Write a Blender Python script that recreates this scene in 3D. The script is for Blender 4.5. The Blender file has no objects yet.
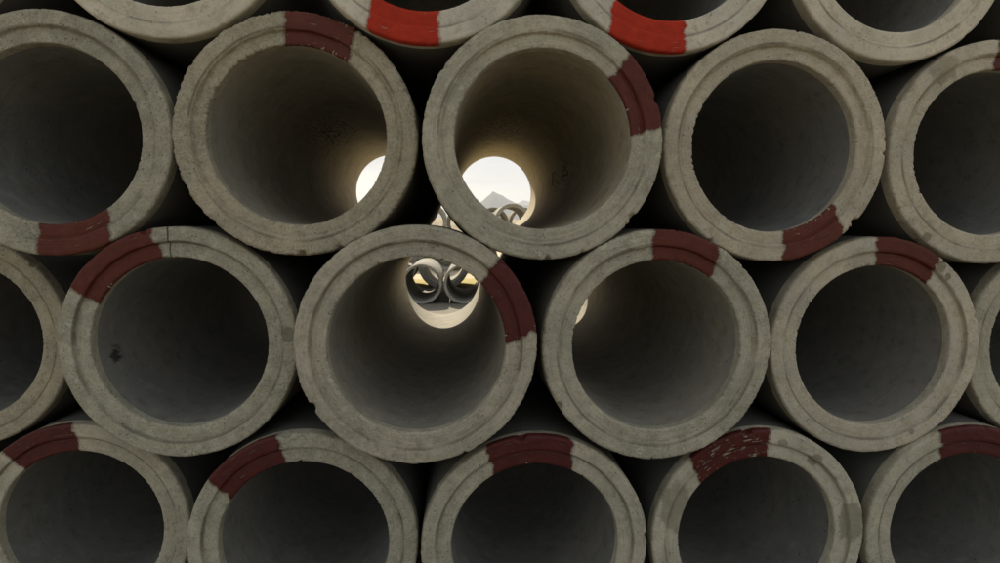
import bpy, math, random
from mathutils import Vector, Matrix, noise
random.seed(4)
sc = bpy.context.scene
C = sc.collection
R = math.radians
CAMZ = 1.54                       # height of the camera over the ground
ROUT, RIN, RBODY = .408, .3014, .4125
DIST, LEN = 2.1224, 2.97
FPX, YAW, PITCH, ROLL = 602.7, .0661, .0829, .0064

# ------------------------------------------------------------------ helpers
def mesh_obj(name, verts, faces, mat, parent=None, smooth=True, loc=(0, 0, 0)):
    me = bpy.data.meshes.new(name)
    me.from_pydata(verts, [], faces)
    me.update()
    if smooth:
        me.shade_smooth()
    me.materials.append(mat)
    o = bpy.data.objects.new(name, me)
    C.objects.link(o)
    if parent: o.parent = parent
    o.location = loc
    return o

def tag(o, label=None, cat=None, group=None, kind=None):
    if label: o['label'] = label
    if cat: o['category'] = cat
    if group: o['group'] = group
    if kind: o['kind'] = kind
    return o

class NT:
    """small node tree builder"""
    def __init__(s, name):
        s.m = bpy.data.materials.new(name); s.m.use_nodes = True
        s.t = s.m.node_tree; s.t.nodes.clear()
    def n(s, typ, inputs=None, **kw):
        nd = s.t.nodes.new(typ)
        for k, v in kw.items(): setattr(nd, k, v)
        for k, v in (inputs or {}).items():
            if isinstance(v, bpy.types.NodeSocket): s.t.links.new(v, nd.inputs[k])
            else: nd.inputs[k].default_value = v
        return nd
    def math(s, op, a, b=0.0, c=0.0, clamp=False):
        return s.n('ShaderNodeMath', {0: a, 1: b, 2: c}, operation=op, use_clamp=clamp).outputs[0]
    def ramp(s, fac, a, b, lo=0.0, hi=1.0):
        return s.n('ShaderNodeMapRange', {0: fac, 1: a, 2: b, 3: lo, 4: hi}).outputs[0]
    def mix(s, fac, a, b, mode='MIX'):
        nd = s.t.nodes.new('ShaderNodeMix'); nd.data_type = 'RGBA'; nd.blend_type = mode
        for i, v in ((0, fac), (6, a), (7, b)):
            if isinstance(v, bpy.types.NodeSocket): s.t.links.new(v, nd.inputs[i])
            else: nd.inputs[i].default_value = v if i == 0 else (*v, 1) if len(v) == 3 else v
        return nd.outputs[2]
    def noise(s, vec, scale, detail=4, rough=.55, dist=0.0):
        return s.n('ShaderNodeTexNoise', {'Vector': vec, 'Scale': scale, 'Detail': detail, 'Roughness': rough, 'Distortion': dist}).outputs[0]
    def coords(s, use_random=True):
        tc = s.n('ShaderNodeTexCoord').outputs['Object']
        oi = s.n('ShaderNodeObjectInfo').outputs['Random']
        off = s.n('ShaderNodeCombineXYZ', {0: s.math('MULTIPLY', oi, 37.0), 1: s.math('MULTIPLY', oi, 91.0), 2: s.math('MULTIPLY', oi, 53.0)}).outputs[0]
        return tc, s.n('ShaderNodeVectorMath', {0: tc, 1: off}, operation='ADD').outputs[0], oi
    def out(s, shader, vol=None):
        o = s.t.nodes.new('ShaderNodeOutputMaterial')
        if shader: s.t.links.new(shader, o.inputs['Surface'])
        if vol: s.t.links.new(vol, o.inputs['Volume'])
        return s.m

def polar(k, tc):
    """angle and radius round the local Y axis (the pipe's own axis)"""
    sep = k.n('ShaderNodeSeparateXYZ', {0: tc}).outputs
    r = k.math('SQRT', k.math('ADD', k.math('MULTIPLY', sep[0], sep[0]), k.math('MULTIPLY', sep[2], sep[2])))
    th = k.math('ARCTAN2', sep[2], sep[0])
    return r, th, sep

def face_concrete(name, base=(.40, .375, .30), rough_amt=1.0, streak=.5, stains=(), crack=None, pale=.5):
    """struck, exposed end face of a cast pipe"""
    k = NT(name)
    tc, v, oi = k.coords()
    r, th, sep = polar(k, tc)
    big = k.noise(v, 4.5, 3, .6)
    med = k.noise(v, 22, 5, .7)
    fine = k.noise(v, 150, 3, .8)
    rv = k.n('ShaderNodeCombineXYZ', {0: k.math('MULTIPLY', r, 150.0), 1: k.math('MULTIPLY', th, 2.6), 2: k.math('MULTIPLY', oi, 60.0)}).outputs[0]
    trowel = k.noise(rv, 1.0, 4, .6, .6)
    base2 = tuple(c * .62 for c in base)
    lite = (min(base[0] * 1.26, .68), min(base[1] * 1.25, .65), min(base[2] * 1.24, .56))
    col = k.mix(k.ramp(big, .38, .62), base, k_mul(base, (.95, .98, 1.0), .80))
    col = k.mix(k.math('MULTIPLY', k.ramp(med, .50, .72), pale), col, lite)
    col = k.mix(k.math('MULTIPLY', k.ramp(med, .49, .34), .7), col, base2)
    col = k.mix(k.math('MULTIPLY', k.ramp(trowel, .52, .72), streak * .75), col, base2)
    col = k.mix(k.math('MULTIPLY', k.ramp(trowel, .48, .3), streak * .4), col, lite)
    # crusts of pale mortar, and darker worn patches between them
    pm = k.noise(v, 34, 4, .75, .5); zone = k.ramp(k.noise(v, 6.5, 3), .42, .60)
    crust = k.math('MULTIPLY', k.ramp(pm, .53, .585), zone)
    col = k.mix(k.math('MULTIPLY', crust, min(1, .75 * pale + .1)), col, lite)
    worn = k.math('MULTIPLY', k.ramp(pm, .46, .39), k.ramp(k.noise(v, 5.1, 3), .40, .58))
    col = k.mix(k.math('MULTIPLY', worn, .60), col, k_mul(base, (1, .98, .92), .55))
    # small air holes and dark grains
    vor = k.n('ShaderNodeTexVoronoi', {'Vector': v, 'Scale': 62.0, 'Randomness': 1.0}).outputs
    holes = k.math('MULTIPLY', k.ramp(vor[0], .17, .09), k.ramp(k.noise(v, 9, 2), .50, .60))
    col = k.mix(k.math('MULTIPLY', holes, .75), col, k_mul(base, (1, 1, 1), .22))
    col = k.mix(k.math('MULTIPLY', k.ramp(fine, .52, .64), .40 * rough_amt, clamp=True), col, k_mul(base, (1, .97, .9), .48))
    col = k.mix(k.math('MULTIPLY', k.ramp(fine, .47, .34), .35), col, lite)
    # brown run-off in the groove round the rebate
    gr = k.math('MULTIPLY', k.ramp(k.math('ABSOLUTE', k.math('SUBTRACT', r, .356)), .007, .0015), k.ramp(k.noise(v, 5, 2), .34, .55))
    col = k.mix(k.math('MULTIPLY', gr, .62), col, (.115, .088, .052))
    gro = k.math('MULTIPLY', k.ramp(r, .398, .409), k.ramp(k.noise(v, 7, 4), .42, .62))
    col = k.mix(k.math('MULTIPLY', gro, .5), col, (.20, .165, .10))
    wet = None
    for (sx, sz, rad, squash, amt) in stains:          # damp or mortar patches with a shape of their own
        dx = k.math('SUBTRACT', sep[0], sx); dz = k.math('MULTIPLY', k.math('SUBTRACT', sep[2], sz), squash)
        d = k.math('SQRT', k.math('ADD', k.math('MULTIPLY', dx, dx), k.math('MULTIPLY', dz, dz)))
        d = k.math('ADD', d, k.math('MULTIPLY', k.math('SUBTRACT', med, .5), rad * 1.2))
        f = k.math('MULTIPLY', k.ramp(d, rad, rad * .80), amt)
        col = k.mix(f, col, k_mul(base, (.98, 1, .93), .40))
    hgt = k.math('MULTIPLY', fine, 1.5)
    hgt = k.math('ADD', hgt, k.math('MULTIPLY', med, 1.6))
    hgt = k.math('ADD', hgt, k.math('MULTIPLY', crust, .5))
    hgt = k.math('ADD', hgt, k.math('MULTIPLY', trowel, 1.1 * streak))
    hgt = k.math('SUBTRACT', hgt, k.math('MULTIPLY', holes, 1.5))
    if crack is not None:
        ca, cw = crack
        wob = k.math('MULTIPLY', k.math('SUBTRACT', k.noise(v, 26, 3), .5), .035)
        d = k.math('ABSOLUTE', k.math('ADD', k.math('SUBTRACT', th, R(ca)), wob))
        f = k.math('MULTIPLY', k.ramp(d, cw, cw * .35), k.ramp(sep[2], 0.0, .01))
        col = k.mix(k.math('MULTIPLY', f, .75), col, (.06, .05, .035))
        hgt = k.math('SUBTRACT', hgt, k.math('MULTIPLY', f, 3.0))
    bump = k.n('ShaderNodeBump', {'Strength': .9, 'Distance': .0046 * rough_amt, 'Height': hgt}).outputs[0]
    bs = k.n('ShaderNodeBsdfPrincipled', {'Base Color': col, 'Roughness': .93, 'Normal': bump, 'Specular IOR Level': .25}).outputs[0]
    return k.out(bs)

def k_mul(c, d, s): return tuple(c[i] * d[i] * s for i in range(3))

def barrel_concrete(name, pits=(), stain=None, bore=(.265, .250, .210)):
    """smooth cast skin: rings of formwork, laitance, damp staining, pits where given"""
    k = NT(name)
    tc, v, oi = k.coords()
    r, th, sep = polar(k, tc)
    y = sep[1]
    big = k.noise(v, 2.4, 3, .6)
    med = k.noise(v, 16, 4, .7)
    fine = k.noise(v, 120, 2, .7)
    dark = k_mul(bore, (1, .95, .85), .60)
    lite = k_mul(bore, (1, 1, 1.02), 1.28)
    col = k.mix(k.ramp(big, .36, .64), bore, k_mul(bore, (.94, 1.0, 1.06), .84))
    col = k.mix(k.math('MULTIPLY', k.ramp(med, .54, .66), .45), col, lite)
    col = k.mix(k.math('MULTIPLY', k.ramp(med, .46, .34), .55), col, dark)
    col = k.mix(k.math('MULTIPLY', k.ramp(fine, .55, .68), .30), col, dark)
    # form joints: faint rings where the mould sections met
    seam = k.ramp(k.math('ABSOLUTE', k.math('SUBTRACT', k.math('FRACT', k.math('DIVIDE', k.math('ADD', y, .18), .74)), .5)), .006, .002)
    col = k.mix(k.math('MULTIPLY', k.math('MULTIPLY', seam, k.ramp(med, .40, .55)), .5), col, dark)
    col = k.mix(k.ramp(r, .36, .40), col, k_mul(bore, (.98, 1, 1), .52))      # outer skin darkened: shade of the gaps put into its colour
    vor = k.n('ShaderNodeTexVoronoi', {'Vector': v, 'Scale': 24.0, 'Randomness': 1.0}).outputs
    holes = k.math('MULTIPLY', k.ramp(vor[0], .13, .07), k.ramp(big, .50, .58))
    hgt = k.math('ADD', fine, med)
    pn = None
    if pits or stain:
        pn = k.noise(k.n('ShaderNodeCombineXYZ', {0: k.math('MULTIPLY', th, 16.0), 1: k.math('MULTIPLY', y, 15.0), 2: 3.3}).outputs[0], 1.15, 5, .82, .3)
    for (pa, py, wa, wy, amt) in pits:
        da = k.math('DIVIDE', k.math('SUBTRACT', th, pa), wa); dy = k.math('DIVIDE', k.math('SUBTRACT', y, py), wy)
        d = k.math('ADD', k.math('MULTIPLY', da, da), k.math('MULTIPLY', dy, dy))
        zone = k.ramp(d, 1.0, .15)
        f = k.math('MULTIPLY', zone, k.ramp(pn, .53, .62))
        col = k.mix(k.math('MULTIPLY', f, amt), col, (.03, .024, .016))
        col = k.mix(k.math('MULTIPLY', k.math('MULTIPLY', zone, k.ramp(pn, .50, .42)), .35), col, k_mul(bore, (1.05, 1.05, 1.1), 1.5))
        hgt = k.math('SUBTRACT', hgt, k.math('MULTIPLY', f, 5.0))
    if stain:
        pa, py, wa, wy = stain
        da = k.math('DIVIDE', k.math('SUBTRACT', th, pa), wa); dy = k.math('DIVIDE', k.math('SUBTRACT', y, py), wy)
        d = k.math('ADD', k.math('SQRT', k.math('ADD', k.math('MULTIPLY', da, da), k.math('MULTIPLY', dy, dy))), k.math('MULTIPLY', k.math('SUBTRACT', pn, .5), 3.2))
        col = k.mix(k.math('MULTIPLY', k.ramp(d, .75, .45), .85), col, (.02, .018, .012))
    col = k.mix(k.math('MULTIPLY', holes, .8), col, k_mul(bore, (1, 1, 1), .15))
    bump = k.n('ShaderNodeBump', {'Strength': .5, 'Distance': .0016, 'Height': hgt}).outputs[0]
    bs = k.n('ShaderNodeBsdfPrincipled', {'Base Color': col, 'Roughness': .88, 'Normal': bump, 'Specular IOR Level': .22}).outputs[0]
    return k.out(bs)

def paint(name, colr, wear=.5, rough=.55, sc0=.63):
    """brushed paint; the brush ends and rubbed edges let the concrete show"""
    k = NT(name)
    tc, v, oi = k.coords()
    r, th, sep = polar(k, tc)
    edge = k.n('ShaderNodeAttribute', attribute_name='edge').outputs['Fac']
    fine = k.noise(v, 130, 5, .72)
    med = k.noise(v, 26, 5, .65)
    rv = k.n('ShaderNodeCombineXYZ', {0: k.math('MULTIPLY', r, 190.0), 1: k.math('MULTIPLY', th, 5.0), 2: k.math('MULTIPLY', oi, 60.0)}).outputs[0]
    brush = k.noise(rv, 1.0, 4, .6, .4)
    n = k.math('ADD', k.math('MULTIPLY', fine, .42), k.math('ADD', k.math('MULTIPLY', med, .30), k.math('MULTIPLY', brush, .35)))
    a = k.math('SUBTRACT', k.math('ADD', edge, .52), n)         # edge: 0 at the border, rising inwards
    cover = k.math('MAXIMUM', k.ramp(a, .03, .10), k.math('MULTIPLY', k.ramp(a, -.26, .10), .38))
    scuff = k.math('MULTIPLY', k.ramp(brush, sc0, sc0 + .06), k.ramp(med, .50, .56))
    cover = k.math('MULTIPLY', cover, k.math('SUBTRACT', 1.0, k.math('MULTIPLY', scuff, wear), clamp=True))
    col = k.mix(k.ramp(med, .35, .7), colr, k_mul(colr, (.85, .8, .8), .86))
    col = k.mix(k.math('MULTIPLY', k.ramp(brush, .5, .72), .35), col, k_mul(colr, (1.15, 1.3, 1.3), 1.15))
    bump = k.n('ShaderNodeBump', {'Strength': .6, 'Distance': .0015, 'Height': k.math('ADD', k.math('MULTIPLY', fine, .7), k.math('ADD', brush, med))}).outputs[0]
    bs = k.n('ShaderNodeBsdfPrincipled', {'Base Color': col, 'Roughness': rough, 'Normal': bump, 'Specular IOR Level': .22}).outputs[0]
    tr = k.n('ShaderNodeBsdfTransparent').outputs[0]
    mx = k.n('ShaderNodeMixShader', {0: cover, 1: tr, 2: bs}).outputs[0]
    return k.out(mx)

# ------------------------------------------------------------------ camera
fwd = Vector((math.sin(YAW) * math.cos(PITCH), math.cos(YAW) * math.cos(PITCH), -math.sin(PITCH)))
rt = Vector((math.cos(YAW), -math.sin(YAW), 0)); up = rt.cross(fwd)
rt2 = rt * math.cos(ROLL) + up * math.sin(ROLL); up2 = up * math.cos(ROLL) - rt * math.sin(ROLL)
cd = bpy.data.cameras.new('camera'); cam = bpy.data.objects.new('camera', cd); C.objects.link(cam)
M = Matrix((rt2, up2, -fwd)).transposed().to_4x4(); M.translation = (0, 0, CAMZ)
cam.matrix_world = M
cd.sensor_width = 36; cd.lens = FPX / 1000 * 36; cd.clip_start = .05; cd.clip_end = 30000
sc.camera = cam

def ray(px, py):
    return (fwd + rt2 * ((px - 500) / FPX) - up2 * ((py - 281.5) / FPX)).normalized()

# ------------------------------------------------------------------ near stack
# name: axis x, axis z (camera at 0), face set back, [paint from-to degrees], paint kind, label, options
POS = {'P1': (-1.382, 0.3158, 0.025), 'P2': (-0.5544, 0.3204, -0.009), 'P3': (0.2806, 0.3113, -0.0777), 'P4': (1.1191, 0.3067, -0.0215), 'P5': (1.9609, 0.2994, 0.0021),
       'Q1': (-1.8828, -0.4235, 0.2357), 'Q2': (-0.9794, -0.3975, 0.0239), 'Q3': (-0.146, -0.3872, -0.1066), 'Q4': (0.6911, -0.3968, -0.0823), 'Q5': (1.5484, -0.4183, 0.0018), 'Q6': (2.3641, -0.4238, 0.0571),
       'R0': (-2.28, -1.132, .2), 'R1': (-1.4361, -1.1352, 0.171), 'R2': (-0.5585, -1.1216, -0.0105), 'R3': (0.2696, -1.1234, -0.0656), 'R4': (1.1112, -1.1278, -0.0312), 'R5': (1.9429, -1.1323, -0.0216),
       'T0': (-1.83, 1.045, .03), 'T1': (-0.9839, 1.0406, 0.0116), 'T2': (-0.1201, 1.0226, -0.0658), 'T3': (0.7167, 1.0263, -0.0337), 'T4': (1.5535, 1.0225, -0.0027), 'T5': (2.39, 1.02, .01)}
# paint marks: brush ends as (outer edge from, to, bore edge from, to) in degrees round the axis
MARK = {'P1': (-95.5, -65, -97.5, -55), 'P2': (62, 92, 56.5, 95), 'P3': (8.5, 43.5, 5, 41), 'P4': (-82.7, -51.7, -80, -42.7), 'P5': (48, 90, 46, 92),
        'Q2': (104, 149.5, 99.8, 151), 'Q3': (8.8, 45.4, 2.8, 44), 'Q4': (60, 92.5, 54.5, 93.4), 'Q5': (57.6, 91, 52.7, 91.5),
        'R1': (93, 128, 90, 129), 'R2': (104, 141, 102.8, 144.5), 'R3': (74.5, 114, 66.4, 118), 'R4': (88, 129.6, 87.6, 136), 'R5': (72, 108, 68, 111),
        'T2': (-114.4, -84.5, -122, -83), 'T3': (-118, -83.7, -129, -81.6)}
LAB = {
 'P1': 'weathered pipe cut by the left picture edge with a dark red mark below',
 'P2': 'pipe with ragged chipped rim, maroon mark on top and a sliver of sky inside',
 'P3': 'pipe showing a round view of sky and mountain, maroon mark at upper right',
 'P4': 'pipe with dark red mark at the lower right of its rim, dark inside',
 'P5': 'pipe cut by the right edge with a mark at its top and mossy rim',
 'Q1': 'unmarked pipe cut by the left picture edge, set back behind the cracked pipe',
 'Q2': 'pipe with a hairline crack across the top of its rim and a dark smudge inside',
 'Q3': 'concrete pipe through which more pipes in the yard show over its sunlit floor',
 'Q4': 'pipe with maroon mark on top and a tiny lit crescent at its left inner edge',
 'Q5': 'concrete pipe with maroon mark at top beside a rough chipped dark patch',
 'Q6': 'narrow slice of unmarked pipe at the right picture edge below the mossy rimmed one',
 'R1': 'bottom row pipe at the left corner with a maroon mark at its upper left',
 'R2': 'bottom row pipe with a purple brown mark at upper left, below the cracked pipe',
 'R3': 'bottom row pipe with a purple brown mark centred on top of its rim',
 'R4': 'bottom row pipe with scuffed red mark and two damp grey spots on its rim',
 'R5': 'bottom row pipe at the right corner with a dark mark on top',
 'R0': 'bottom row pipe beyond the left corner, only its shoulder visible in the gap',
 'T0': 'top row pipe at the far left corner, hardly in the picture',
 'T1': 'smooth unmarked top row pipe above the ragged rimmed pipe and its left neighbour',
 'T2': 'top row pipe with a bright red band, the left of the two',
 'T3': 'top row pipe with a bright red band, the right of the two',
 'T4': 'smooth pale unmarked top row pipe near the right corner',
 'T5': 'top row pipe beyond the right corner beside the smooth pale one'}
OPT = {  # edge roughness, step radius, step depth, base colour, streak, rough
 'P1': dict(tone=0.93, e=.9, st=.350, b=(.38, .37, .30), k=.3, ra=1.4, pale=.8),
 'P2': dict(tone=1.0, e=2.4, st=.346, b=(.40, .37, .285), k=.3, ra=1.5, lump=.006),
 'P3': dict(tone=0.95, e=1.3, st=.347, b=(.38, .365, .295), k=.9, ra=.8, hole=1),
 'P4': dict(tone=1.03, e=1.7, st=.348, b=(.44, .40, .31), k=.5, ra=1.0),
 'P5': dict(tone=1.05, e=.8, st=.350, b=(.44, .405, .315), k=.4, ra=1.0, stains=((-.22, .30, .07, 1.2, .55), (-.24, -.31, .02, 1, .9))),
 'Q1': dict(tone=0.97, e=.8, st=.352, b=(.40, .37, .285), k=.3, ra=1.2),
 'Q2': dict(tone=1.0, e=.8, st=.354, b=(.395, .385, .305), k=.3, ra=1.5, pale=.95, crack=(93.5, .008), stains=((.375, .03, .03, 1.0, .7),)),
 'Q3': dict(tone=0.96, e=1.7, st=.352, b=(.36, .345, .28), k=.9, ra=.8),
 'Q4': dict(tone=0.97, e=1.6, st=.350, b=(.38, .365, .295), k=.7, ra=1.0),
 'Q5': dict(tone=1.06, e=1.0, st=.352, b=(.44, .41, .32), k=.5, ra=1.0, stains=((.235, .30, .022, 1.0, .9), (.265, .26, .014, 1, .9), (.16, -.33, .012, 1, .8))),
 'Q6': dict(e=.8, st=.352, b=(.42, .40, .31), k=.5, ra=1.0),
 'R1': dict(e=.7, st=.354, b=(.42, .40, .31), k=.6, ra=.9),
 'R2': dict(tone=0.98, e=.9, st=.355, b=(.40, .39, .31), k=.4, ra=1.3, pale=.7),
 'R3': dict(e=.8, st=.354, b=(.41, .39, .31), k=.7, ra=1.1),
 'R4': dict(tone=1.0, e=.8, st=.352, b=(.44, .42, .33), k=.8, ra=.8, stains=((.075, .357, .026, 1.5, .62), (.205, .29, .032, 1.3, .85), (-.32, .12, .07, .7, .6), (.36, .05, .05, .6, .65))),
 'R5': dict(e=.7, st=.352, b=(.43, .41, .32), k=.5, ra=.9),
 'R0': dict(e=.7, st=.354, b=(.42, .40, .31), k=.6, ra=.9),
 'T0': dict(e=.3, st=.350, sd=.004, b=(.45, .42, .33), k=.4, ra=.5),
 'T1': dict(tone=1.08, e=.3, st=.352, sd=.004, b=(.45, .425, .34), k=.5, ra=.45, pale=.25),
 'T2': dict(tone=1.1, e=.3, st=.354, sd=.005, b=(.46, .44, .37), k=.5, ra=.5, pale=.3),
 'T3': dict(tone=1.08, e=.3, st=.352, sd=.005, b=(.46, .44, .37), k=.5, ra=.5, pale=.3),
 'T4': dict(tone=1.12, e=.3, st=.350, sd=.006, b=(.46, .43, .34), k=.5, ra=.45, pale=.3),
 'T5': dict(e=.3, st=.350, sd=.006, b=(.46, .43, .34), k=.5, ra=.5)}

def profile(st, sd, Ro=ROUT, Ri=RIN):
    """(r, y, weight outer edge, weight bore edge, weight face) from the outer skin over the face into the bore"""
    P = [(Ro + .0006, .050, 0, 0, 0), (Ro + .0004, .036, .15, 0, 0), (Ro, .024, .4, 0, .1), (Ro, .014, .75, 0, .3), (Ro - .0008, .007, 1, 0, .6), (Ro - .003, .0025, 1, 0, 1), (Ro - .006, .0008, .7, 0, 1)]
    r = Ro - .010
    while r > st + .009:
        P.append((r, 0, max(0, .5 - (Ro - .01 - r) / .02), 0, 1)); r -= .0042
    for t in range(7):                                 # the rebate step, softly rounded
        f = t / 6; s = f * f * (3 - 2 * f)
        P.append((st + .003 - .0055 * f, sd * s, 0, 0, 1))
    P.append((st - .0042, sd * 1.03, 0, 0, 1))
    r = st - .0085
    while r > Ri + .009:
        P.append((r, sd * .9 - (st - r) * .03, 0, max(0, .5 - (r - Ri - .009) / .02), 1)); r -= .0042
    e = sd * .85
    P += [(Ri + .005, e - .0006, 0, .8, 1), (Ri + .002, e + .001, 0, 1, 1), (Ri + .0003, e + .004, 0, 1, .7), (Ri, e + .010, 0, .7, .4), (Ri, e + .020, 0, .3, .1), (Ri, .050, 0, 0, 0)]
    return P

def make_surface(key, o):
    seed = Vector((hash_(key) * 17.3, hash_(key + 'a') * 11.1, 0))
    P = profile(o['st'], o.get('sd', .013))
    e = o['e']; lump = o.get('lump', .0030)
    def S(th, j, lift=0.0):
        r, y, wo, wi, wf = P[j]
        c, s = math.cos(th), math.sin(th)
        d = Vector((c, s, 0))
        n1 = noise.noise(d * 3.1 + seed)
        n2 = noise.noise(d * 9 + seed * 2)
        n3 = noise.noise(Vector((c * 30, s * 30, 4)) + seed)
        n4 = noise.noise(Vector((c * 85, s * 85, 9)) + seed)
        mask = min(1, max(0, noise.noise(d * 2.3 + seed * 4) + .05) * 3.2)
        fr = noise.fractal(Vector((c * 11, s * 11, 33)) + seed, .65, 2.1, 5)
        chip = mask * (max(0, noise.noise(Vector((c * 10, s * 10, 21)) + seed) - .36) * .055 + max(0, n3 - .38) * .012 + max(0, n4 - .3) * .008)
        dr = wo * (n1 * lump * .6 + n2 * lump * .55 + fr * lump * .42 * e ** .5 + n4 * .0018 * e - chip * min(e, 1.5) * .8)
        chi = mask * max(0, noise.noise(Vector((c * 22, s * 22, 41)) + seed) - .30) * .012 + max(0, noise.noise(Vector((c * 70, s * 70, 51)) + seed) - .10) * .009 * (.35 + .65 * mask)
        dr += wi * (chi * (.35 + .5 * e) + n4 * .0006)
        dy = (wo * chip * .8 + wi * chi * .5) * e
        # uneven trowelled face, and a wandering step
        dy += wf * (noise.noise(Vector((c * r * 30, s * r * 30, 70)) + seed) * .0014 * o['ra'] + noise.noise(Vector((c * r * 95, s * r * 95, 80)) + seed) * .0008 * o['ra'])
        if wf >= 1 and wo == 0 and wi == 0:
            dr += noise.noise(d * 6 + seed * 3) * .0022 + noise.noise(d * 40 + seed * 3) * .0008 * o['ra']
        if wo == 0 and wi == 0 and P[j][1] > .9 * o.get('sd', .013) and wf >= 1:
            dy *= 1.2
        rr = r + dr; yy = y + dy
        if lift:
            a = P[max(j - 1, 0)]; b = P[min(j + 1, len(P) - 1)]
            tr, ty = b[0] - a[0], b[1] - a[1]; L = math.hypot(tr, ty) or 1
            nr, ny = -ty / L, tr / L                   # outward of the profile (towards the viewer on the face)
            rr += nr * lift * -1 if False else nr * lift
            yy += ny * lift
        return (c * rr, yy, s * rr)
    return P, S

def hash_(s):
    h = 7
    for ch in s: h = (h * 131 + ord(ch)) % 10007
    return h / 10007

NSEG = 480
def build_rim(key, o, mat, parent, loc):
    P, S = make_surface(key, o)
    nj = len(P)
    verts = [S(2 * math.pi * i / NSEG, j) for i in range(NSEG) for j in range(nj)]
    faces = []
    for i in range(NSEG):
        a = i * nj; b = ((i + 1) % NSEG) * nj
        for j in range(nj - 1):
            faces.append((a + j, b + j, b + j + 1, a + j + 1))
    return mesh_obj('rim', verts, faces, mat, parent, True, loc), P, S

def build_barrel(mat, parent, loc, length=LEN):
    Pf = [(RIN, .050), (RIN, .3), (RIN, .8), (RIN, 1.5), (RIN, 2.3), (RIN, length - .1), (RIN, length - .004), (RIN + .004, length),
          (.352, length), (.356, length), (RBODY - .006, length), (RBODY, length - .006), (RBODY, length - .1), (RBODY, 2.0), (RBODY, .9), (RBODY, .40), (RBODY - .0012, .25), (ROUT + .0006, .050)]
    n = 128; verts = []; faces = []
    for i in range(n):
        t = 2 * math.pi * i / n
        for r, y in Pf: verts.append((math.cos(t) * r, y, math.sin(t) * r))
    m = len(Pf)
    for i in range(n):
        a = i * m; b = ((i + 1) % n) * m
        for j in range(m - 1): faces.append((a + j, b + j, b + j + 1, a + j + 1))
    ob = mesh_obj('barrel', verts, faces, mat, parent, True, loc)
    ob.data.set_sharp_from_angle(angle=R(40))
    return ob

def build_mark(key, P, S, a0, a1, b0, b1, mat, parent):
    # runs over the outer arris, the face, the step and the bore arris
    j0, j1 = 2, len(P) - 3
    nt = max(24, int((a1 - a0) / 360 * NSEG * 1.3))
    sd = Vector((hash_(key + 'm') * 31, 5, 0)); rr0 = random.Random(key)
    sl0, sl1 = rr0.uniform(-.02, .02), rr0.uniform(-.02, .02)
    verts = []; edge = []; faces = []
    for j in range(j0, j1 + 1):
        f = (j - j0) / (j1 - j0)
        w0 = noise.noise(Vector((f * 4, 1, 0)) + sd) * .035 + noise.noise(Vector((f * 9, 2, 0)) + sd) * .012 + sl0 * (f - .5)
        w1 = noise.noise(Vector((f * 4, 7, 0)) + sd) * .035 + noise.noise(Vector((f * 9, 9, 0)) + sd) * .012 + sl1 * (f - .5)
        t0 = R(a0 + (b0 - a0) * f) + w0 - .045; t1 = R(a1 + (b1 - a1) * f) + w1 + .045
        for i in range(nt + 1):
            u = i / nt; th = t0 + (t1 - t0) * u
            verts.append(S(th, j, .0009))
            arc = min(th - t0, t1 - th) * .36           # metres from the brush end
            rad = min(j - j0, j1 - j) * .9
            e = min(arc / .040, 1.0)
            e2 = min(.30 + rad * .22, 1.0)
            edge.append(min(e, e2) - .12)
    for j in range(j1 - j0):
        for i in range(nt):
            a = j * (nt + 1) + i
            faces.append((a, a + 1, a + nt + 2, a + nt + 1))
    ob = mesh_obj('paint_mark', verts, faces, mat, parent, True)
    at = ob.data.attributes.new('edge', 'FLOAT', 'POINT')
    for i, v in enumerate(edge): at.data[i].value = v
    return ob

def bore_hit(key, px, py):
    x, z, dy = POS[key]; d = ray(px, py)
    # |(t d.x - x, t d.z - z)| = RIN, far root
    a = d.x ** 2 + d.z ** 2; b = -2 * (d.x * x + d.z * z); c = x * x + z * z - RIN ** 2
    t = (-b + math.sqrt(b * b - 4 * a * c)) / (2 * a)
    return math.atan2(t * d.z - z, t * d.x - x), t * d.y - (DIST + dy)

def strokes(key, lines, wpx, mat, parent, name, loc):
    """thin grooves gouged or drawn on the bore, as ribbons lying on its surface"""
    verts = []; faces = []; cnt = 0
    for (x0, y0, x1, y1) in lines:
        n = 6; L = math.hypot(x1 - x0, y1 - y0); nx, ny = -(y1 - y0) / L, (x1 - x0) / L
        for i in range(n + 1):
            if i == 0 and cnt: continue
            f = i / n; w = wpx * random.uniform(.55, 1.15)
            jx, jy = random.uniform(-.2, .2), random.uniform(-.2, .2)
            for sg in (-.5, .5):
                a, y = bore_hit(key, x0 + (x1 - x0) * f + nx * w * sg + jx, y0 + (y1 - y0) * f + ny * w * sg + jy)
                verts.append((math.cos(a) * (RIN - .0012), y, math.sin(a) * (RIN - .0012)))
            cnt += 1
    for i in range(cnt - 1):
        faces.append((2 * i, 2 * i + 1, 2 * i + 3, 2 * i + 2))
    return mesh_obj(name, verts, faces, mat, parent, False, loc)

dark_red = paint('oxide_red_paint', (.125, .030, .018), .8)
purple_red = paint('purple_red_paint', (.098, .022, .017), .6, .5, .60)
scuffed_red = paint('scuffed_red_paint', (.100, .021, .015), 1.0, .45, .52)
dull_red = paint('weathered_red_paint', (.138, .038, .022), 1.0, .6, .60)
bright_red = paint('bright_red_paint', (.52, .040, .014), .6, .75, .60)
PM = {'T2': bright_red, 'T3': bright_red, 'Q3': purple_red, 'R1': purple_red, 'R2': purple_red, 'R3': purple_red, 'R5': purple_red, 'R4': scuffed_red, 'P1': dull_red, 'P2': dull_red, 'P4': dull_red}

k = NT('dark_crayon')
k.out(k.n('ShaderNodeBsdfPrincipled', {'Base Color': (.022, .018, .012, 1), 'Roughness': .95}).outputs[0])
crayon = k.m

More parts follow.
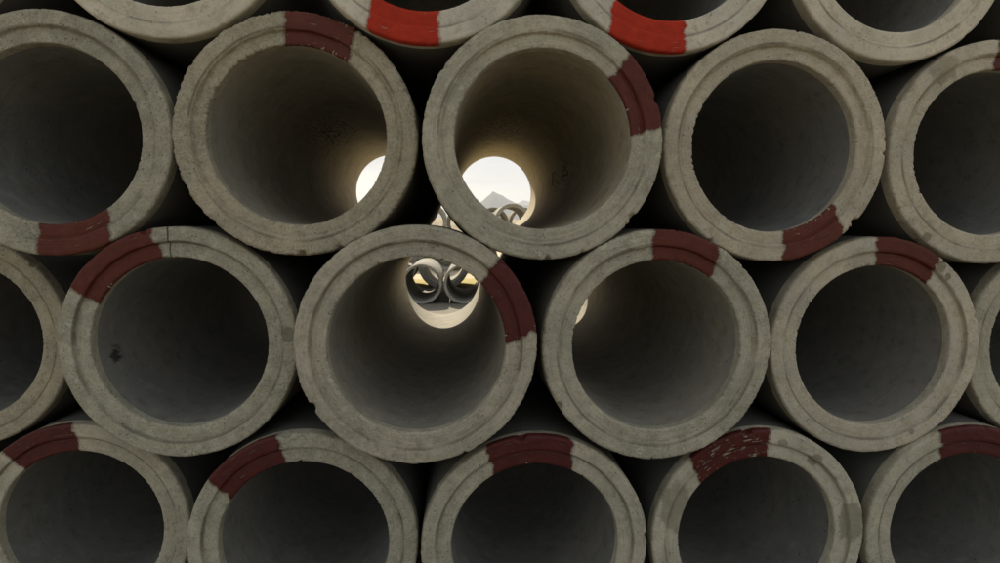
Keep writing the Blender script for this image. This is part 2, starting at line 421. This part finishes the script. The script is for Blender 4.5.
plain_barrel = barrel_concrete('cast_barrel_concrete')
a3, y3 = bore_hit('P3', 562, 178); a3b, y3b = bore_hit('P3', 495, 130)
a2, y2 = bore_hit('P2', 330, 133)
aq, yq = bore_hit('Q2', 116, 355)
BM = {'P3': barrel_concrete('pitted_barrel_concrete', pits=((a3, y3, .40, .5, .9), (a3b, y3b, .8, .7, .75)), bore=(.43, .37, .25)),  # P3 and P2 bores lightened and warmed: far-end glow put into their colour
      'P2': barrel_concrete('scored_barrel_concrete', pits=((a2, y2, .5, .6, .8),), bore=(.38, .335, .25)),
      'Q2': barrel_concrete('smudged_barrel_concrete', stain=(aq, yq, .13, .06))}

BM['Q3'] = BM['Q4'] = barrel_concrete('glow_tinted_barrel_concrete', bore=(.36, .325, .25))  # paler, warmer bore colour carries the glow from the open far end
for key, (x, z, dy) in POS.items():
    o = OPT[key]
    root = bpy.data.objects.new('concrete_pipe', None); C.objects.link(root)
    root.empty_display_size = .1
    root.location = (x, DIST + dy, CAMZ + z - ROUT)
    tag(root, LAB[key], 'pipe', 'concrete pipes stacked in the near pile')
    fm = face_concrete('end_face_concrete', k_mul(o['b'], (1.055, .985, .88), 1.50 * o.get('tone', 1)), o['ra'], o['k'], o.get('stains', ()), o.get('crack'), o.get('pale', .5))
    loc = (0, 0, ROUT)
    rim, P, S = build_rim(key, o, fm, root, loc)
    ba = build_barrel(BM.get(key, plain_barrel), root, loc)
    if key in MARK:
        build_mark(key, P, S, *MARK[key], PM.get(key, dark_red), rim)
    if key == 'P3':
        for ln in ([(562.4, 182, 562.6, 170.5), (562.6, 170.5, 565.8, 169.4), (565.8, 169.4, 568.4, 171.8), (568.4, 171.8, 567.4, 174.8), (567.4, 174.8, 563, 176.2)],
                   [(556.0, 171.8, 552.6, 173.5), (552.6, 173.5, 552.8, 180), (552.8, 180, 553, 186.5)]):
            strokes(key, ln, .9, crayon, ba, 'scratched_sign', (0, 0, 0))
    if key == 'P2':
        for ln in ([(325.5, 133, 333.5, 140.5)], [(334, 137.5, 340.5, 133)], [(321, 131.8, 326, 130.8)], [(328, 132.5, 334, 130)], [(342, 121, 347, 125.5)], [(345, 143, 350, 140)], [(351, 127, 356, 131.5)], [(312, 127, 318, 128)]):
            strokes(key, ln, .8, crayon, ba, 'scratched_sign', (0, 0, 0))

# ------------------------------------------------------------------ yard: pipes standing about behind the stack
yard_mat = face_concrete('yard_pipe_concrete', (.40, .38, .32), .6, .3)
yard_brown = face_concrete('yard_pipe_brown_concrete', (.30, .26, .19), .6, .3)
def ring_mesh(Ro, Ri, L, n=96):
    c = Ro * .02
    mid = (Ro + Ri) * .5
    Pf = [(Ri, c), (Ri + c, 0), (mid - .004, 0), (mid + .004, -.01), (Ro - c, -.01), (Ro, c), (Ro, L * .5), (Ro, L - c), (Ro - c, L), (Ri + c, L), (Ri, L - c), (Ri, L * .5)]
    verts = []; faces = []; m = len(Pf)
    for i in range(n):
        t = 2 * math.pi * i / n
        w = 1 + .004 * noise.noise(Vector((math.cos(t) * 4, math.sin(t) * 4, Ro)))
        for r, y in Pf: verts.append((math.cos(t) * r * w, y, math.sin(t) * r * w + Ro))
    for i in range(n):
        a = i * m; b = ((i + 1) % n) * m
        for j in range(m): faces.append((a + j, b + j, b + (j + 1) % m, a + (j + 1) % m))
    return verts, faces
def proto(Ro, Ri, L, mat, name):
    ob = mesh_obj(name, *ring_mesh(Ro, Ri, L), mat)
    ob.data.set_sharp_from_angle(angle=R(30))
    return ob
def yard_row(src, used, spots, cat, group):
    for (X, Y, Zb, rz, label) in spots:
        ob = src if not used else src.copy()
        if used: C.objects.link(ob)
        used.append(1)
        ob.location = (X, Y, Zb); ob.rotation_euler = (0, 0, R(rz))
        tag(ob, label, cat, group)

small = proto(.425, .368, 2.8, yard_mat, 'short_concrete_pipe')
u = []
yard_row(small, u, [
    (-.81, 12.7, 0, .6, 'small pipe on the yard ground, left of the close pair seen through the near pipe'),
    (.075, 12.72, 0, -.5, 'small pipe on the yard ground, right of the close pair seen through the near pipe'),
    (-1.70, 12.65, 0, 1, 'small pipe on the yard ground, next left of the close pair'),
    (.96, 12.8, 0, 0, 'small pipe on the yard ground, next right of the close pair'),
    (1.86, 12.7, 0, -1, 'small pipe on the yard ground at the right end of its row')], 'pipe', 'small pipes in a row on the yard')
big = proto(.68, .54, 2.2, yard_mat, 'large_concrete_pipe')
GP = 'large pipes in the yard'
yard_row(big, [], [
    (-.44, 16.0, 0, 0, 'large pipe on the ground directly behind the close pair of small pipes'),
    (-1.81, 16.0, 0, 1, 'large pipe on the ground behind the small pipes, left of the middle one'),
    (.94, 16.0, 0, -1, 'large pipe on the ground behind the small pipes, right of the middle one'),
    (2.33, 16.1, 0, 0, 'large pipe at the right end of the row behind the small pipes')], 'pipe', GP)
huge = proto(.70, .56, 2.2, yard_mat, 'large_concrete_pipe')
u = []
yard_row(huge, u, [
    (-1.92, 23.5, 0, 0, 'large lower pipe at the left end of the two tier pile in the yard'),
    (-.50, 23.5, 0, 0, 'large lower pipe of the two tier pile, second from its left end'),
    (1.32, 23.5, 0, 0, 'large lower pipe of the two tier pile, third from its left end'),
    (2.74, 23.5, 0, 0, 'large lower pipe of the two tier pile, at its right end'),
    (-1.21, 23.55, 1.225, 1, 'large upper pipe with bright edge glimpsed in the gap between near pipes'),
    (2.03, 23.5, 1.225, 1.5, 'large upper pipe standing pale against the mountain in the round sky view')], 'pipe', GP)
rear = proto(.70, .56, 2.2, yard_brown, 'large_concrete_pipe')
yard_row(rear, [], [
    (1.50, 27.5, 1.225, 0, 'brownish upper pipe peeping out left of the pale one below the mountain'),
    (2.92, 27.5, 1.225, 0, 'brownish upper pipe of the rear pile seen through the pale upper pipe'),
    (.08, 27.5, 1.225, 0, 'brownish upper pipe of the rear pile, third from its right end'),
    (-1.34, 27.5, 1.225, 0, 'brownish upper pipe of the rear pile at its left end'),
    (-2.05, 27.5, 0, 0, 'brownish lower pipe of the rear pile at its left end'),
    (-.63, 27.5, 0, 0, 'brownish lower pipe of the rear pile, second from the left'),
    (.79, 27.5, 0, 0, 'brownish lower pipe in the middle of the rear pile'),
    (2.21, 27.5, 0, 0, 'brownish lower pipe of the rear pile, second from the right'),
    (3.63, 27.5, 0, 0, 'brownish lower pipe of the rear pile at its right end')], 'pipe', GP)

# ------------------------------------------------------------------ ground and hills
k = NT('yard_ground')
tcg = k.n('ShaderNodeTexCoord').outputs['Object']
n1 = k.noise(tcg, .35, 6, .6); n2 = k.noise(tcg, 5, 6, .7); n3 = k.noise(tcg, 60, 4, .7)
sepg = k.n('ShaderNodeSeparateXYZ', {0: tcg}).outputs
col = k.mix(k.ramp(n1, .4, .6), (.54, .44, .28), (.60, .50, .33))
col = k.mix(k.math('MULTIPLY', k.ramp(n2, .5, .7), .5), col, (.22, .185, .13))
col = k.mix(k.math('MULTIPLY', k.ramp(n3, .5, .7), .4), col, (.42, .38, .29))
# dry yellow grass beyond the first row of pipes
yy = k.math('ADD', sepg[1], k.math('MULTIPLY', n1, 2.0))
gf = k.math('MULTIPLY', k.math('MULTIPLY', k.ramp(yy, 17.0, 17.6), k.ramp(yy, 21.0, 20.4)), k.ramp(n2, .25, .5))
col = k.mix(gf, col, (.40, .33, .11))
fr_ = k.ramp(yy, 4.2, 3.0)
col = k.mix(k.math('MULTIPLY', fr_, .9), col, (.15, .138, .115))      # unseen ground in front of the stack, darkened to cut bounce light
gd = k.math('MULTIPLY', k.math('MULTIPLY', k.ramp(yy, 10.3, 11.3), k.ramp(yy, 17.6, 17.0)), .85)
col = k.mix(gd, col, (.17, .16, .13))                # gravel round the small pipes, darkened to stand for the shade there
bmp = k.n('ShaderNodeBump', {'Strength': .8, 'Distance': .03, 'Height': k.math('ADD', n2, k.math('MULTIPLY', n3, .3))}).outputs[0]
k.out(k.n('ShaderNodeBsdfPrincipled', {'Base Color': col, 'Roughness': .97, 'Normal': bmp, 'Specular IOR Level': .2}).outputs[0])
ground_mat = k.m
def grid(xs, ys, zf):
    verts = [(x, y, zf(x, y)) for y in ys for x in xs]; n = len(xs)
    faces = [(j * n + i, j * n + i + 1, (j + 1) * n + i + 1, (j + 1) * n + i) for j in range(len(ys) - 1) for i in range(n - 1)]
    return verts, faces
S_ = [-9000, -3000, -1000, -300, -100, -40, -20] + [x * 1.0 for x in range(-14, 15)] + [20, 40, 100, 300, 1000, 3000, 9000]
SY = [-9000, -3000, -1000, -300, -100, -40, -20] + [x * 1.0 for x in range(-14, 34)] + [40, 60, 100, 300, 1000, 3000, 9000]
def gz(x, y):
    if 8 > y > -1.5 and abs(x) < 6 or abs(x) > 30 or y > 60 or y < -30: return 0.0
    if 12 < y < 28: return 0.0
    return .02 * noise.noise(Vector((x * .5, y * .5, 0)))
g = mesh_obj('ground', *grid(S_, SY, gz), ground_mat)
tag(g, kind='structure')

k = NT('hill_scrub')
tch = k.n('ShaderNodeTexCoord').outputs['Object']
hn = k.noise(tch, .01, 8, .65)
k.out(k.n('ShaderNodeBsdfPrincipled', {'Base Color': k.mix(k.ramp(hn, .35, .65), (.045, .05, .035), (.11, .10, .07)), 'Roughness': 1.0, 'Specular IOR Level': 0.0}).outputs[0])
hill_mat = k.m
def dirx(px, d): # world x of a picture column at the horizon, at distance d (used to set out the peaks)
    r_ = ray(px, 232); return r_.x / r_.y * d
def ridge(name, Y, depth, peaks, base, nx=260, ny=36, half=3600, rough=.2):
    def z(x, y):
        f = (y - Y) / depth                     # -1 .. 1 across the ridge
        h = base * (1 + .5 * noise.noise(Vector((x * .0011, Y, 0))) + .25 * noise.noise(Vector((x * .004, Y, 1))))
        for (px_, hh, w) in peaks:
            d = abs(x - px_) / (w * (1.25 if x > px_ else .85)) * (1 + .35 * noise.noise(Vector((x * .012, y * .004, 8))))
            h = max(h, hh * (1 - .92 * d ** .85)) if d < 1 else h
        n = noise.fractal(Vector((x * .004, y * .004, 3)), .9, 2.0, 6)
        h = h * (1 + rough * n)
        return max(-2, h * max(0, 1 - abs(f) ** 1.3))
    xs = [-half + 2 * half * i / (nx - 1) for i in range(nx)]
    ys = [Y - depth + 2 * depth * j / (ny - 1) for j in range(ny)]
    o = mesh_obj(name, *grid(xs, ys, z), hill_mat)
    tag(o, kind='structure')
k = NT('sand_bank')
tb = k.n('ShaderNodeTexCoord').outputs['Object']
k.out(k.n('ShaderNodeBsdfPrincipled', {'Base Color': k.mix(k.ramp(k.noise(tb, .2, 7, .7), .38, .62), (.40, .33, .23), (.52, .45, .34)), 'Roughness': 1.0, 'Specular IOR Level': 0.0}).outputs[0])
def bank(x, y):
    h = 5.0 + 1.1 * noise.noise(Vector((x * .03, 2, 0))) + .4 * noise.noise(Vector((x * .15, y * .1, 0)))
    return h * max(0, 1 - abs((y - 165) / 26) ** 2.2) * max(0, 1 - abs(x / 160) ** 3) - .05
bk = mesh_obj('earth_bank', *grid([-160 + i * 2 for i in range(161)], [139 + j * 2 for j in range(27)], bank), k.m)
tag(bk, kind='structure')
D1 = 3400; D2 = 5200
hpx = lambda n, D: n * D / FPX + CAMZ
ridge('hills', D1, 420, [(dirx(492, D1), hpx(44, D1), 360), (dirx(470, D1), hpx(38, D1), 260)], hpx(12, D1), rough=.22)
ridge('hills', D2, 700, [(dirx(524, D2), hpx(31, D2), 700), (dirx(460, D2), hpx(40, D2), 330)], hpx(23, D2), rough=.10, half=5200)

# ------------------------------------------------------------------ air
k = NT('haze_air')
HAZE = 2.0e-4
k.out(None, k.n('ShaderNodeVolumePrincipled', {'Color': (.90, .94, 1, 1), 'Density': HAZE, 'Anisotropy': .2}).outputs[0])
hb = 9500
vs = [(x, y, z) for x in (-hb, hb) for y in (-hb, hb) for z in (-4, 420)]
hz = mesh_obj('haze', vs, [(0, 1, 3, 2), (4, 6, 7, 5), (0, 4, 5, 1), (2, 3, 7, 6), (0, 2, 6, 4), (1, 5, 7, 3)], k.m, smooth=False)
tag(hz, kind='stuff')

# ------------------------------------------------------------------ light
EL, AZ = 36.5, -14.0                       # sun behind the stack, a little to the left
sd_ = Vector((math.sin(R(AZ)) * math.cos(R(EL)), math.cos(R(AZ)) * math.cos(R(EL)), math.sin(R(EL))))
L = bpy.data.lights.new('sun', 'SUN'); L.energy = 5.0; L.angle = R(.5); L.color = (1, .90, .74)
lo = bpy.data.objects.new('sun', L); C.objects.link(lo); lo.rotation_euler = sd_.to_track_quat('Z', 'Y').to_euler()
w = bpy.data.worlds.new('World'); sc.world = w; w.use_nodes = True
nt = w.node_tree; nt.nodes.clear()
sky = nt.nodes.new('ShaderNodeTexSky'); sky.sky_type = 'NISHITA'; sky.sun_disc = False
sky.sun_elevation = R(EL); sky.sun_rotation = R(AZ); sky.dust_density = 2.5; sky.air_density = 1.0
tc = nt.nodes.new('ShaderNodeTexCoord'); mp = nt.nodes.new('ShaderNodeMapping'); mp.inputs['Scale'].default_value = (1, 1, 4.5)
nz = nt.nodes.new('ShaderNodeTexNoise'); nz.inputs['Scale'].default_value = 3.0; nz.inputs['Detail'].default_value = 7; nz.inputs['Roughness'].default_value = .58
rp = nt.nodes.new('ShaderNodeMapRange'); rp.inputs[1].default_value = .34; rp.inputs[2].default_value = .60; rp.inputs[4].default_value = .9
mx = nt.nodes.new('ShaderNodeMix'); mx.data_type = 'RGBA'; mx.inputs[7].default_value = (8.5, 8.6, 8.8, 1)
bg = nt.nodes.new('ShaderNodeBackground'); bg.inputs[1].default_value = .055; wo = nt.nodes.new('ShaderNodeOutputWorld')
# high cloud; unseen bank opposite the sun brightened to light the pipe faces
dt = nt.nodes.new('ShaderNodeVectorMath'); dt.operation = 'DOT_PRODUCT'; dt.inputs[1].default_value = sd_
nt.links.new(tc.outputs['Generated'], dt.inputs[0])
gl = nt.nodes.new('ShaderNodeMapRange'); gl.inputs[1].default_value = -.7; gl.inputs[2].default_value = .7; gl.inputs[3].default_value = 1.5; gl.inputs[4].default_value = 1.02
nt.links.new(dt.outputs['Value'], gl.inputs[0])
vm = nt.nodes.new('ShaderNodeVectorMath'); vm.operation = 'SCALE'; vm.inputs[0].default_value = (7.2, 7.4, 7.7)
mp2 = nt.nodes.new('ShaderNodeMapping'); mp2.inputs['Scale'].default_value = (1.5, 1.5, 14); nt.links.new(tc.outputs['Generated'], mp2.inputs[0])
n2w = nt.nodes.new('ShaderNodeTexNoise'); n2w.inputs['Scale'].default_value = 3.2; n2w.inputs['Detail'].default_value = 6; n2w.inputs['Roughness'].default_value = .62; nt.links.new(mp2.outputs[0], n2w.inputs['Vector'])
r2 = nt.nodes.new('ShaderNodeMapRange'); r2.inputs[1].default_value = .36; r2.inputs[2].default_value = .62; r2.inputs[3].default_value = .80; r2.inputs[4].default_value = 1.07; nt.links.new(n2w.outputs[0], r2.inputs[0])
ml = nt.nodes.new('ShaderNodeMath'); ml.operation = 'MULTIPLY'; nt.links.new(gl.outputs[0], ml.inputs[0]); nt.links.new(r2.outputs[0], ml.inputs[1])
nt.links.new(ml.outputs[0], vm.inputs['Scale']); nt.links.new(vm.outputs[0], mx.inputs[7])
nt.links.new(tc.outputs['Generated'], mp.inputs[0]); nt.links.new(mp.outputs[0], nz.inputs['Vector']); nt.links.new(nz.outputs[0], rp.inputs[0])
nt.links.new(rp.outputs[0], mx.inputs[0]); nt.links.new(sky.outputs[0], mx.inputs[6]); nt.links.new(mx.outputs[2], bg.inputs[0]); nt.links.new(bg.outputs[0], wo.inputs[0])

sc.view_settings.view_transform = 'Standard'; sc.view_settings.look = 'None'
sc.view_settings.exposure = 0.66; sc.view_settings.gamma = 1
sc.render.engine = 'CYCLES'
sc.cycles.max_bounces = 10; sc.cycles.diffuse_bounces = 6; sc.cycles.transparent_max_bounces = 12
